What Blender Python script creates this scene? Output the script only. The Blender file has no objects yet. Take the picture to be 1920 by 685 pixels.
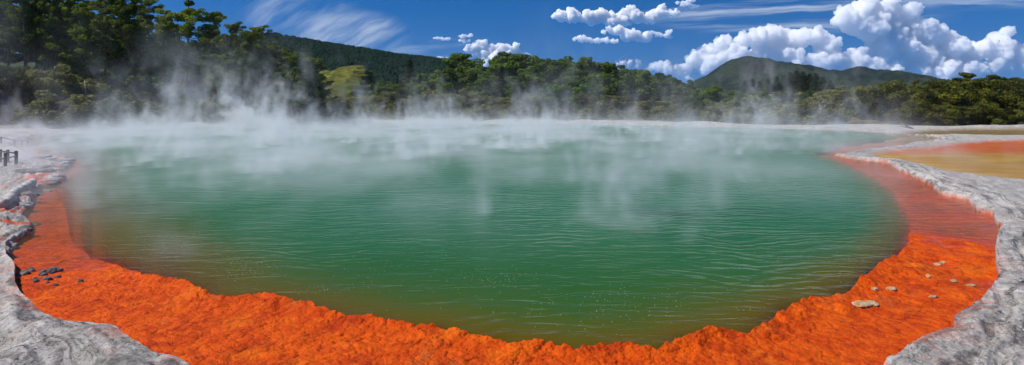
import bpy, bmesh, math, random
import numpy as np
from mathutils import Vector
S = bpy.context.scene
COL = S.collection
F, H, YH = 1144.0, 3.0, 190.0          # focal length in photo pixels, eye height, horizon row
rng = random.Random(11)
NR = np.random.RandomState(5)

# ------------------------------------------------------------------ helpers
def at(px, py, D):
    return Vector(((px-960)*D/F, D, H-(py-YH)*D/F))
def gp(px, py, z=0.0):
    D = (H-z)*F/(py-YH)
    return ((px-960)*D/F, D)

def h2(ix, iy, seed):
    n = (ix.astype(np.int64)*374761393 + iy.astype(np.int64)*668265263 + seed*1442695041) & 0xffffffff
    n = ((n ^ (n >> 13))*1274126177) & 0xffffffff
    n = ((n ^ (n >> 16))*2246822519) & 0xffffffff
    n ^= n >> 15
    return n/4294967296.0
def vn(x, y, seed=0):
    ix = np.floor(x); iy = np.floor(y); fx = x-ix; fy = y-iy
    fx = fx*fx*fx*(fx*(fx*6-15)+10); fy = fy*fy*fy*(fy*(fy*6-15)+10)
    a = h2(ix, iy, seed); b = h2(ix+1, iy, seed); c = h2(ix, iy+1, seed); d = h2(ix+1, iy+1, seed)
    return (a+(b-a)*fx)*(1-fy)+(c+(d-c)*fx)*fy
def fbm(x, y, oct=4, seed=0, gain=.5):
    s = 0; a = 1.0; t = 0
    for i in range(oct):
        s = s+a*vn(x*2**i+17.3*i, y*2**i-9.1*i, seed+i*7); t += a; a *= gain
    return s/t
def worley(x, y, seed=0):
    ix = np.floor(x); iy = np.floor(y)
    f1 = np.full(x.shape, 9.0); f2 = f1.copy(); cid = np.zeros(x.shape)
    for dx in (-1, 0, 1):
        for dy in (-1, 0, 1):
            cx = ix+dx; cy = iy+dy
            d = np.hypot(cx+h2(cx, cy, seed)-x, cy+h2(cx, cy, seed+3)-y)
            m = d < f1
            f2 = np.where(m, f1, np.minimum(f2, d)); cid = np.where(m, h2(cx, cy, seed+5), cid); f1 = np.where(m, d, f1)
    return f1, f2, cid
def vn3(p, seed=0):
    i = np.floor(p); f = p-i; f = f*f*(3-2*f)
    def hh(a, b, c):
        return h2(i[:, 0]+a+(i[:, 2]+c)*57.0, i[:, 1]+b+(i[:, 2]+c)*131.0, seed)
    def l(a, b, t): return a+(b-a)*t
    fx, fy, fz = f[:, 0], f[:, 1], f[:, 2]
    return l(l(l(hh(0,0,0), hh(1,0,0), fx), l(hh(0,1,0), hh(1,1,0), fx), fy),
             l(l(hh(0,0,1), hh(1,0,1), fx), l(hh(0,1,1), hh(1,1,1), fx), fy), fz)
def sst(a, b, x):
    t = np.clip((x-a)/(b-a), 0, 1); return t*t*(3-2*t)
def sdist(x, y, poly):
    """signed distance to a closed polygon, positive inside"""
    d = np.full(x.shape, 1e9); ins = np.zeros(x.shape, bool)
    n = len(poly)
    for i in range(n):
        x0, y0 = poly[i]; x1, y1 = poly[(i+1) % n]
        ex, ey = x1-x0, y1-y0; L = ex*ex+ey*ey+1e-12
        t = np.clip(((x-x0)*ex+(y-y0)*ey)/L, 0, 1)
        d = np.minimum(d, (x-x0-t*ex)**2+(y-y0-t*ey)**2)
        if y0 != y1:
            c = (y0 > y) != (y1 > y)
            ins ^= c & (x < (x1-x0)*(y-y0)/(y1-y0)+x0)
    d = np.sqrt(d)
    return np.where(ins, d, -d)

def tag(o, label=None, cat=None, group=None, kind=None):
    if label: o['label'] = label
    if cat: o['category'] = cat
    if group: o['group'] = group
    if kind: o['kind'] = kind
    return o
def link(name, me, parent=None, mat=None):
    o = bpy.data.objects.new(name, me); COL.objects.link(o)
    if mat and not me.materials: me.materials.append(mat)
    if parent: o.parent = parent
    return o
def empty(name, loc=(0, 0, 0), rz=0):
    o = bpy.data.objects.new(name, None); COL.objects.link(o); o.location = loc; o.rotation_euler = (0, 0, rz)
    o.empty_display_size = .2
    return o
def np_mesh(name, V, faces_flat, sizes, smooth=True, mats=()):
    me = bpy.data.meshes.new(name)
    V = np.asarray(V, dtype=np.float32); ff = np.asarray(faces_flat, dtype=np.int32).ravel(); sizes = np.asarray(sizes, dtype=np.int32)
    me.vertices.add(len(V)); me.vertices.foreach_set('co', V.ravel())
    me.loops.add(len(ff)); me.loops.foreach_set('vertex_index', ff)
    me.polygons.add(len(sizes))
    st = np.zeros(len(sizes), dtype=np.int32); st[1:] = np.cumsum(sizes)[:-1]
    me.polygons.foreach_set('loop_start', st); me.polygons.foreach_set('loop_total', sizes)
    me.polygons.foreach_set('use_smooth', np.full(len(sizes), smooth))
    me.update(calc_edges=True); me.validate()
    for m in mats: me.materials.append(m)
    return me
def attr(me, name, arr):
    a = me.attributes.new(name, 'FLOAT', 'POINT'); a.data.foreach_set('value', np.asarray(arr, dtype=np.float32).ravel())
def quads_grid(nr, nc, mask=None):
    i = np.arange(nr*nc).reshape(nr, nc)
    q = np.stack([i[:-1, :-1], i[:-1, 1:], i[1:, 1:], i[1:, :-1]], -1).reshape(-1, 4)
    return q if mask is None else q[mask.reshape(-1)]
def ico(sub):
    bm = bmesh.new(); bmesh.ops.create_icosphere(bm, subdivisions=sub, radius=1)
    v = np.array([x.co[:] for x in bm.verts]); f = np.array([[x.index for x in q.verts] for q in bm.faces]); bm.free()
    return v, f
ICO = {k: ico(k) for k in (1, 2, 3, 4)}

class MB:
    """collects tubes and boxes for ONE mesh"""
    def __init__(s): s.V = []; s.F = []; s.n = 0
    def add(s, v, f):
        s.V.append(np.asarray(v, float)); s.F += [[int(i)+s.n for i in q] for q in f]; s.n += len(v)
    def tube(s, pts, rad, k=6):
        pts = [np.array(p, float) for p in pts]; V = []; Fc = []
        for i, p in enumerate(pts):
            t = pts[min(i+1, len(pts)-1)]-pts[max(i-1, 0)]; t /= np.linalg.norm(t)+1e-9
            a = np.cross(t, (0.31, .95, .1)); a /= np.linalg.norm(a)+1e-9; b = np.cross(t, a)
            for j in range(k):
                w = 2*math.pi*j/k; V.append(p+rad[i]*(a*math.cos(w)+b*math.sin(w)))
        for i in range(len(pts)-1):
            for j in range(k):
                Fc.append([i*k+j, i*k+(j+1) % k, (i+1)*k+(j+1) % k, (i+1)*k+j])
        Fc.append(list(range(k))[::-1]); Fc.append([(len(pts)-1)*k+j for j in range(k)])
        s.add(V, Fc)
    def box(s, c, d, rz=0, bev=0.012):
        hx, hy, hz = [q/2 for q in d]; V = []; b = min(bev, hx*.4, hy*.4, hz*.4)
        for z, o in ((-hz, b), (-hz+b, 0), (hz-b, 0), (hz, b)):
            for sx, sy in ((-1, -1), (1, -1), (1, 1), (-1, 1)):
                x, y = sx*(hx-o), sy*(hy-o)
                V.append((c[0]+x*math.cos(rz)-y*math.sin(rz), c[1]+x*math.sin(rz)+y*math.cos(rz), c[2]+z))
        Fc = [[0, 3, 2, 1], [12, 13, 14, 15]]
        for l in range(3):
            for j in range(4): Fc.append([l*4+j, l*4+(j+1) % 4, l*4+4+(j+1) % 4, l*4+4+j])
        s.add(V, Fc)
    def mesh(s, name, mat, smooth=True):
        return np_mesh(name, np.concatenate(s.V), [i for f in s.F for i in f], [len(f) for f in s.F], smooth, [mat])

# ------------------------------------------------------------------ node helper
class N:
    def __init__(s, tree): s.t = tree
    def new(s, typ, ins=None, **kw):
        n = s.t.nodes.new(typ)
        for k, v in kw.items(): setattr(n, k, v)
        for k, v in (ins or {}).items():
            sk = n.inputs[k]
            if hasattr(v, 'links'): s.t.links.new(v, sk)
            elif isinstance(v, (tuple, list)) and sk.type == 'RGBA' and len(v) == 3: sk.default_value = (*v, 1)
            else: sk.default_value = v
        return n
    def m(s, op, a, b=0.0, c=0.0, clamp=False):
        n = s.new('ShaderNodeMath', {0: a, 1: b, 2: c}, operation=op); n.use_clamp = clamp
        return n.outputs[0]
    def vm(s, op, a, b=(0, 0, 0)):
        n = s.new('ShaderNodeVectorMath', {0: a, 1: b}, operation=op)
        return n.outputs[0]
    def rng(s, v, a, b, c=0.0, d=1.0, smooth=True):
        n = s.new('ShaderNodeMapRange', {0: v, 1: a, 2: b, 3: c, 4: d})
        n.interpolation_type = 'SMOOTHSTEP' if smooth else 'LINEAR'
        return n.outputs[0]
    def mix(s, f, a, b, mode='MIX'):
        n = s.t.nodes.new('ShaderNodeMix'); n.data_type = 'RGBA'; n.blend_type = mode
        for i, v in ((0, f), (6, a), (7, b)):
            if hasattr(v, 'links'): s.t.links.new(v, n.inputs[i])
            elif i: n.inputs[i].default_value = (*v, 1)
            else: n.inputs[i].default_value = v
        return n.outputs[2]
    def noise(s, vec, scale, detail=4, rough=.55, dist=0.0, out=0):
        n = s.new('ShaderNodeTexNoise', {'Vector': vec, 'Scale': scale, 'Detail': detail, 'Roughness': rough, 'Distortion': dist})
        return n.outputs[out]
    def attr(s, name): return s.new('ShaderNodeAttribute', attribute_name=name).outputs['Fac']
    def xyz(s, v): n = s.new('ShaderNodeSeparateXYZ', {0: v}); return n.outputs
    def cxyz(s, x, y, z): return s.new('ShaderNodeCombineXYZ', {0: x, 1: y, 2: z}).outputs[0]
def material(name):
    m = bpy.data.materials.new(name); m.use_nodes = True; m.node_tree.nodes.clear()
    n = N(m.node_tree); out = n.new('ShaderNodeOutputMaterial'); return m, n, out
def L(n, a, b): n.t.links.new(a, b)

# ------------------------------------------------------------------ camera, sun, sky
cam = bpy.data.cameras.new('camera'); co = bpy.data.objects.new('camera', cam); COL.objects.link(co); S.camera = co
co.location = (0, 0, H); co.rotation_euler = (math.pi/2, 0, 0)
cam.sensor_width = 36; cam.lens = 36*F/1920; cam.shift_y = -(342.5-YH)/1920; cam.clip_end = 60000; cam.clip_start = .05
EL, AZ = math.radians(52), math.radians(98)       # sun to the left
sl = bpy.data.lights.new('sun', 'SUN'); sl.energy = 4.6; sl.angle = math.radians(.5); sl.color = (1, .96, .9)
so = bpy.data.objects.new('sun', sl); COL.objects.link(so)
sd = Vector((-math.sin(AZ)*math.cos(EL), math.cos(AZ)*math.cos(EL), math.sin(EL)))
so.rotation_euler = sd.to_track_quat('Z', 'Y').to_euler()

w = bpy.data.worlds.new('World'); S.world = w; w.use_nodes = True
n = N(w.node_tree)
bg = w.node_tree.nodes['Background']
tc = n.new('ShaderNodeTexCoord').outputs['Generated']
x, y, z = n.xyz(tc)
zz = n.m('ADD', n.m('MULTIPLY', n.m('MAXIMUM', z, 0.0), .9), .16)
vec = n.vm('NORMALIZE', n.cxyz(x, y, zz))
sky = n.new('ShaderNodeTexSky', {'Vector': vec} if False else None)
sky.sky_type = 'NISHITA'; sky.sun_disc = False; sky.sun_elevation = EL; sky.sun_rotation = -AZ
sky.dust_density = 0.2; sky.ozone_density = 3.0; sky.air_density = 1.0; sky.altitude = 300
L(n, vec, sky.inputs['Vector'])
hs = n.new('ShaderNodeHueSaturation', {'Saturation': 1.50, 'Value': .84, 'Hue': .512, 'Color': sky.outputs[0]}).outputs[0]
# high thin cirrus, laid out by sky direction (tangent of azimuth, tangent of elevation)
yc = n.m('MAXIMUM', y, .05)
u = n.m('DIVIDE', x, yc); v = n.m('DIVIDE', z, yc)
def cirrus(u0, v0, ru, rv, ang, su, sv, lo, hi, amt, seed):
    du = n.m('SUBTRACT', u, u0); dv = n.m('SUBTRACT', v, v0)
    a = n.m('ADD', n.m('MULTIPLY', du, math.cos(ang)), n.m('MULTIPLY', dv, math.sin(ang)))
    b = n.m('SUBTRACT', n.m('MULTIPLY', dv, math.cos(ang)), n.m('MULTIPLY', du, math.sin(ang)))
    wv = n.noise(n.cxyz(u, v, seed), 7, 3)
    p = n.cxyz(n.m('MULTIPLY', a, su), n.m('ADD', n.m('MULTIPLY', b, sv), n.m('MULTIPLY', wv, 1.3)), seed)
    t = n.rng(n.noise(p, 1.0, 6, .6), lo, hi)
    rr = n.m('ADD', n.m('POWER', n.m('DIVIDE', du, ru), 2.0), n.m('POWER', n.m('DIVIDE', dv, rv), 2.0))
    mk = n.rng(rr, 1.0, 0.1)
    return n.m('MULTIPLY', n.m('MULTIPLY', t, mk), amt)
def uv(px, py): return ((px-960)/F, (YH-py)/F)
cl = cirrus(*uv(560, 30), .12, .055, .55, 5, 26, .40, .80, .42, 3.1)
cl2 = cirrus(*uv(650, 68), .12, .05, .50, 5, 30, .36, .78, .62, 9.7)
cl3 = cirrus(*uv(1480, 30), .30, .035, .06, 3, 70, .42, .75, .55, 5.2)
cl4 = cirrus(*uv(1760, 4), .24, .018, 0, 3, 60, .35, .7, .35, 7.7)
cl5 = cirrus(*uv(830, 95), .12, .03, .1, 5, 50, .4, .8, .4, 2.2)
tot = n.m('MAXIMUM', n.m('MAXIMUM', cl, cl2), n.m('MAXIMUM', n.m('MAXIMUM', cl3, cl4), cl5), clamp=True)
skyc = n.mix(tot, hs, (7.5, 8.2, 9.0))
L(n, skyc, bg.inputs[0]); bg.inputs[1].default_value = .1
S.view_settings.view_transform = 'Standard'; S.view_settings.look = 'None'; S.view_settings.gamma = 1
S.view_settings.use_curve_mapping = False; S.view_settings.exposure = 0.15
S.cycles.use_denoising = True
S.cycles.max_bounces = 32; S.cycles.volume_bounces = 30; S.cycles.volume_step_rate = 1.6; S.cycles.use_adaptive_sampling = True; S.cycles.adaptive_threshold = .015; S.cycles.transparent_max_bounces = 24
S.cycles.diffuse_bounces = 3; S.cycles.glossy_bounces = 3
S.cycles.sample_clamp_indirect = 6

# ------------------------------------------------------------------ outlines (photo pixels -> ground plane)
A_px = [(62,263),(45,268),(40,273),(75,283),(108,290),(130,300),(133,315),(118,332),(98,350),(112,395),(118,430),(133,460),(170,478),(215,490),(270,510),
 (330,527),(380,548),(440,556),(490,556),(530,570),(580,572),(630,588),(700,600),(790,610),(850,627),(900,636),(950,648),
 (1010,645),(1060,653),(1100,654),(1150,651),(1180,649),(1240,656),(1290,642),(1330,628),(1360,623),(1400,626),(1440,606),
 (1480,577),(1510,562),(1560,556),(1600,532),(1640,506),(1690,478),(1708,450),(1710,420),(1698,390),(1680,362),(1650,337),
 (1610,318),(1570,300),(1540,289),(1575,276),(1640,266),(1690,258),(1660,251),(1600,247),(1500,243),(1380,240),(1240,236),
 (1100,233.5),(960,232.5),(800,232.5),(600,234.5),(450,236.5),(350,239),(200,244),(110,251)]
B_px = [(40,262),(20,268),(18,274),(50,284),(100,292),(126,299),(124,306),(104,320),(112,332),(96,343),(68,352),(60,385),(45,400),(64,415),(62,435),(34,446),(8,462),(8,482),
 (28,500),(24,520),(28,540),(60,562),(92,585),(118,598),(165,598),(210,605),(245,625),(290,650),(330,668),(352,685),(420,740),(1600,740),
 (1655,685),(1668,665),(1700,645),(1740,620),(1785,604),(1787,582),(1820,560),(1858,540),(1878,518),(1868,500),(1866,466),(1874,440),
 (1890,426),(1864,415),(1860,399),(1826,389),(1810,371),(1770,361),(1740,341),(1690,319),(1665,304),(1600,298),(1562,290),(1600,284),(1650,280),(1700,270),(1760,262),
 (1755,256),(1700,251),(1640,246),(1500,241),(1380,238.5),(1240,235),(1100,232.5),(960,231.7),(800,231.7),(600,233.7),(450,235.5),(350,238),(200,243),(95,251)]
P2_px = [(1640,291),(1690,281),(1760,277),(1800,269),(1860,265),(1960,262),(2200,262),(2200,360),(2000,350),(1930,342),(1880,338),(1830,330),(1765,316),(1710,304),(1665,299)]
P3_px = [(1690,250),(1740,246),(1820,243.5),(2100,243),(2200,252),(2000,255),(1900,256),(1760,254)]
A = [gp(*p, .13 if p[1] > 500 else (.06 if p[1] > 440 else 0)) for p in A_px]; B = [gp(*p, .2 if p[1] > 545 else (.12 if p[1] > 470 else .05)) for p in B_px]; P2 = [gp(*p, .05) for p in P2_px]; P3 = [gp(*p, .05) for p in P3_px]

def ground(x, y, fine=True):
    """height and material masks of the ground at world x, y"""
    D = np.maximum(y, 1.0)
    sc = np.clip(D/12, .35, 3)
    wx = x+(fbm(x*1.5/sc, y*1.5/sc, 5, 1)-.5)*.30*sc; wy = y+(fbm(x*1.5/sc, y*1.5/sc, 5, 31)-.5)*.36*sc
    dA = sdist(wx, wy, A); dB = -sdist(wx, wy, B)
    near = 1-sst(60, 80, D)
    sub = sst(8.2, 18.5, D+.25*np.abs(x)-1.0+(fbm(x*.55, y*.55, 4, 61)-.5)*7)*near
    subr = sub*sst(-6, 0, x); subl = sub*(1-sst(-6, 0, x))
    # orange cobbled crust
    q = fbm(x*.9, y*.9, 3, 71)
    ww = (fbm(x*3, y*3, 3, 81)-.5)*.35; wv = (fbm(x*3, y*3, 3, 83)-.5)*.35
    f1, f2, c1 = worley((x+ww)*3.2, (y+wv)*4.2, 5)
    g1, g2, c2 = worley((x+ww)*7.5, (y+wv)*9.0, 9)
    k1, k2, c3 = worley((x+ww)*17, (y+wv)*20, 13)
    cob = .040*(1-np.minimum(f1, 1)**2)*(.4+c1)+.034*(1-np.minimum(g1, 1)**2)*(.3+c2)+.018*(1-np.minimum(k1, 1)**2)*(.3+c3)+.08*(q-.5)
    crest = np.exp(-np.maximum(-dA, 0)/.35)*(1-.9*sst(-.55, -.68, x/D)*sst(10, 12, D))
    cob *= (1-.65*sub)*.85
    zs = .05-.17*subr-.10*subl+cob*(.55+.75*crest*(1-sub))+.07*crest*(1-sub)*(.4+fbm(x*2.2, y*2.2, 3, 91))
    flat = sst(.3, .9, fbm(x*.5+3, y*.5, 2, 95))
    zs = zs+.17*(fbm(x*.75, y*.75, 4, 63)-.5)*sst(8, 10, D)*sst(0, 3, x)
    zs = zs-.07*sst(-.50, -.60, x/D)*sst(9.5, 12, D)
    zs = zs-cob*.35*flat*(1-crest)
    drop = 1.7*(1-np.exp(-np.maximum(dA, 0)/(.85+.2*subr+.9*subl+1.15*sst(-.28, -.55, x/D)*sst(9, 12, D))))
    zl = zs-drop
    # grey sinter
    dg = np.maximum(dB, 0)
    r1 = fbm(x*1.1/np.sqrt(sc), y*1.1/np.sqrt(sc), 5, 41); r2 = fbm(x*5, y*5, 4, 43)
    bt = (dg+(r1-.5)*.55+(r2-.5)*.10)*4.6
    band = np.exp(-((bt % 1-.05)/.10)**2)*(bt < 5.6)*(bt > .6)
    eg = dg+(r1-.5)*.5
    rim = np.exp(-(dg/1.25)**2)
    s1, s2, sc1 = worley(x*2.1+ww*2, y*2.1+wv*2, 21); cr = np.exp(-(s2-s1)*9)
    leftrock = sst(11, 14, D)*(1-sst(34, 40, D))*(1-sst(-8, -6, x))
    led = (.11+.04*(r1-.5))*(1-.55*leftrock)
    farz = 1-sst(20, 45, D)
    zg = .03+led*sst(0, .05+.004*D, dg)+.018*np.minimum(dg, 8)*farz+.10*(r1-.5)*sst(0, .6, dg)+.045*(r2-.5)+farz*(.075*(vn(eg*5.5, x*.45+y*.2, 401)+vn(eg*5.5+9, y*.5-x*.2, 403)-1)+.035*(vn(eg*13, x*.8+y*.3, 405)+vn(eg*13, y*.8-x*.3, 407)-1))*np.exp(-(dg/2.2)**2)*sst(.05, .2, dg)+farz*.022*(fbm(x*11, y*11, 3, 409)-.5)
    zg = zg-.014*cr*farz*sst(.1, .4, dg)*(1-.6*rim)+.05*np.exp(-((dg-.3)/.28)**2)*farz*(1-leftrock)
    p1, p2, pc = worley(x*9, y*9, 27)
    zg = zg+.011*np.maximum(0, .35-p1)*(pc > .72)*farz/.35*1.2
    fl, fl2, flc = worley(x*.9+ww*3, y*1.4+wv*3, 61)
    leftrock = sst(11, 14, D)*(1-sst(34, 40, D))*(1-sst(-8, -6, x))
    zg = zg+leftrock*(.07*(flc-.35)*sst(.02, .14, fl2-fl)+.05*(r2-.5))
    # far bank and beyond
    rt = sst(18, 28, x)*(1-sst(71, 82, D)); rv = sst(18, 28, x)*(1-sst(66.8, 69.5, D))
    bank = sst(3, 16, dg)*sst(45, 60, D)*(1-rt)
    left = (1-sst(-.80, -.735, x/D))*sst(50, 54, D+.0*x)
    cliff = left*sst(7, 10.5, dg)*3.6*(.75+.5*fbm(x*.35, y*.35, 4, 51))
    zfar = .25*fbm(x*.4, y*.4, 4, 53)*sst(40, 55, D)*sst(0, 2, dg)*2*(1-.7*sst(18, 28, x))+bank*1.3+cliff
    mound = .26*np.exp(-((x-38)/7)**2-((y-67)/3.5)**2)+.2*np.exp(-((x-54)/6)**2-((y-66)/2.5)**2)+.3*np.exp(-((x-22)/5)**2-((y-73)/2.5)**2)
    zg = zg+zfar+mound*sst(0, 1.5, dg)
    zg = zg+sst(95, 140, D)*(.6+.8*fbm(x*.02, y*.02, 3, 57))
    d2 = sdist(wx, wy, P2); d3 = sdist(wx, wy, P3)
    pool = sst(-.5, .35, d2); pool3 = sst(-.8, .5, d3)
    zg = zg*(1-pool)+(-.02-.12*sst(0, 5, d2))*pool
    zg = zg*(1-pool3)+(-.05)*pool3
    z = np.where(dA > 0, zl, np.where(dB < 0, zs, np.maximum(zg, .02)*(1-np.maximum(pool, pool3))+zg*np.maximum(pool, pool3)))
    orange = np.where(dB < 0, 1.0, np.exp(-dg/.02)+.85*sst(.50, .62, fbm(x*3.5, y*3.5, 4, 97))*np.exp(-dg/.16)*(1-sst(9.5, 12, D)))
    orange = np.minimum(orange, 1)
    edge = fbm(x*2.3, y*2.3, 4, 99)
    orange = np.maximum(orange, sst(.56, .66, edge)*leftrock*sst(1.6, .2, dg))
    far = sst(38, 50, D)
    orange = orange*(1-.8*far)+.0
    veg = sst(3, 6, dg+(r1-.5)*5)*sst(48, 60, D)*(1-rv)
    white = np.clip(rim*sst(.35, .7, r1)+.6*sst(40, 55, D)*(1-veg), 0, 1)
    cl_ = left*sst(5, 8, dg)*(1-sst(11.5, 13, dg))
    return dict(z=z, orange=orange, white=white, veg=veg*(1-cl_), cliff=cl_, pool=np.maximum(pool*(dB > 0), 0), pool3=pool3*(dB > 0), dg=dg, dA=dA, d2=d2, d3=d3,
                band=rim*band, edge=np.minimum(eg, 6))
def gz(x, y):
    return float(ground(np.array([float(x)]), np.array([float(y)]))['z'][0])

# ------------------------------------------------------------------ materials
def ground_material():
    m, n, out = material('sinter ground')
    pos = n.new('ShaderNodeNewGeometry').outputs['Position']
    O, W, V, K, P, P3a, BD = [n.attr(k) for k in ('orange', 'white', 'veg', 'cliff', 'pool', 'pool3', 'band')]
    n1 = n.noise(pos, .9, 6, .6); n2 = n.noise(pos, 4.5, 6, .65); n3 = n.noise(pos, 22, 5, .65); n4 = n.noise(pos, 2.0, 5, .6, 1.0)
    # grey sinter
    g = n.mix(n.rng(n2, .3, .7), (.19, .175, .155), (.47, .435, .39))
    g = n.mix(n.rng(n3, .35, .65), g, n.mix(.5, g, (.56, .525, .475)))
    g = n.mix(n.rng(n1, .56, .70), g, (.42, .375, .32))
    g = n.mix(n.m('MULTIPLY', W, n.rng(n4, .42, .62)), g, (.64, .60, .55))
    E_ = n.attr('edge'); px_, py_, _z = n.xyz(pos)
    st = n.noise(n.cxyz(n.m('MULTIPLY', E_, 7.0), n.m('MULTIPLY', px_, .7), n.m('MULTIPLY', py_, .7)), 1.0, 5, .62)
    sm_ = n.rng(E_, 2.2, .7)
    g = n.mix(n.m('MULTIPLY', n.rng(st, .50, .60), n.m('MULTIPLY', sm_, n.rng(n3, .35, .6, .25, .9))), g, (.10, .095, .09))
    g = n.mix(n.m('MULTIPLY', n.rng(st, .46, .36), n.m('MULTIPLY', sm_, n.rng(n3, .4, .6, .15, .65))), g, (.56, .53, .49))
    wp = n.vm('ADD', pos, n.vm('MULTIPLY', n.noise(pos, 3, 4, .6, 0, 1), (.95, .95, .95)))
    ck = n.new('ShaderNodeTexVoronoi', {'Vector': wp, 'Scale': 3.2}, feature='DISTANCE_TO_EDGE').outputs['Distance']
    ck2 = n.new('ShaderNodeTexVoronoi', {'Vector': wp, 'Scale': 9.0}, feature='DISTANCE_TO_EDGE').outputs['Distance']
    crk = n.m('MAXIMUM', n.m('MULTIPLY', n.rng(ck, .022, .0), n.rng(n1, .42, .55)), n.m('MULTIPLY', n.rng(ck2, .022, 0), n.rng(n4, .54, .66)))
    g = n.mix(n.m('MULTIPLY', crk, .8), g, (.06, .056, .054))
    g = n.mix(n.m('MULTIPLY', n.rng(n.noise(pos, 9, 3, .7), .62, .70), .85), g, (.07, .07, .075))
    # orange crust
    o = n.mix(n.rng(n2, .3, .7), (.50, .046, .002), (.74, .105, .003))
    o = n.mix(n.m('MULTIPLY', n.rng(n1, .52, .72), .55), o, (.84, .19, .006))
    o = n.mix(n.rng(n3, .6, .74), o, (.36, .035, .003))
    o = n.mix(n.m('MULTIPLY', n.rng(n4, .50, .68), .75), o, (.36, .032, .003))
    o = n.mix(n.m('MULTIPLY', n.rng(n.noise(pos, 1.4, 5, .7, .6), .58, .68), .45), o, (.42, .13, .03))
    # brown bank, vegetation floor
    k = n.mix(n.rng(n1, .35, .65), (.13, .075, .05), (.36, .25, .20))
    k = n.mix(n.rng(n2, .55, .7), k, (.07, .045, .035))
    vg = n.mix(n.rng(n1, .35, .65), (.045, .05, .018), (.16, .12, .055))
    # yellow algae pool, rust patch toward its far right
    xx, yy, _ = n.xyz(pos)
    red = n.rng(n.m('ADD', yy, n.m('MULTIPLY', n.noise(n.vm('MULTIPLY', pos, (.10, .75, 1)), 1.0, 5, .65), 13.0)), 40.0, 44.5)
    pc = n.mix(n.rng(n.noise(n.vm('MULTIPLY', pos, (.25, .8, 1)), 1.0, 5), .35, .65), (.48, .23, .008), (.62, .34, .02))
    pc = n.mix(n.m('MULTIPLY', n.rng(n.noise(n.vm('MULTIPLY', pos, (.35, 1.2, 1)), 1.0, 6, .7), .48, .62), .75), pc, (.42, .20, .012))
    pc = n.mix(n.m('MULTIPLY', red, n.rng(n4, .3, .6, .6, 1.0)), pc, (.62, .080, .006))
    pc = n.mix(n.m('MULTIPLY', n.rng(n.noise(pos, .5, 5, .7, .8), .60, .70), .6), pc, (.60, .50, .30))
    p3 = n.mix(n.rng(n1, .35, .65), (.14, .09, .025), (.26, .17, .06))
    c = n.mix(O, g, o); c = n.mix(P, c, pc); c = n.mix(P3a, c, p3); c = n.mix(V, c, vg); c = n.mix(K, c, k)
    b1 = n.noise(pos, 30, 6, .7); b2 = n.noise(pos, 7, 6, .65)
    vo = n.new('ShaderNodeTexVoronoi', {'Vector': n.vm('ADD', n.vm('MULTIPLY', pos, (1, 1.3, 1)), n.vm('MULTIPLY', n.noise(pos, 5, 3, .6, 0, 1), (.12, .12, .12))), 'Scale': 9.0}).outputs['Distance']
    vo2 = n.new('ShaderNodeTexVoronoi', {'Vector': n.vm('MULTIPLY', pos, (1, 1.3, 1)), 'Scale': 24.0}).outputs['Distance']
    hgt = n.m('ADD', n.m('MULTIPLY', b1, .036), n.m('MULTIPLY', b2, .04))
    hgt = n.m('SUBTRACT', hgt, n.m('MULTIPLY', n.m('SUBTRACT', 1.0, O), n.m('MULTIPLY', crk, .02)))
    hgt = n.m('SUBTRACT', hgt, n.m('MULTIPLY', O, n.m('ADD', n.m('MULTIPLY', n.m('POWER', vo, 2.0), .045), n.m('MULTIPLY', vo2, .012))))
    bp = n.new('ShaderNodeBump', {'Height': hgt, 'Strength': .8, 'Distance': 1.0}).outputs[0]
    rough = n.rng(O, 0, 1, .92, .62)
    b = n.new('ShaderNodeBsdfPrincipled', {'Base Color': c, 'Roughness': rough, 'Normal': bp, 'Specular IOR Level': .08})
    L(n, b.outputs[0], out.inputs[0]); return m
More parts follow.
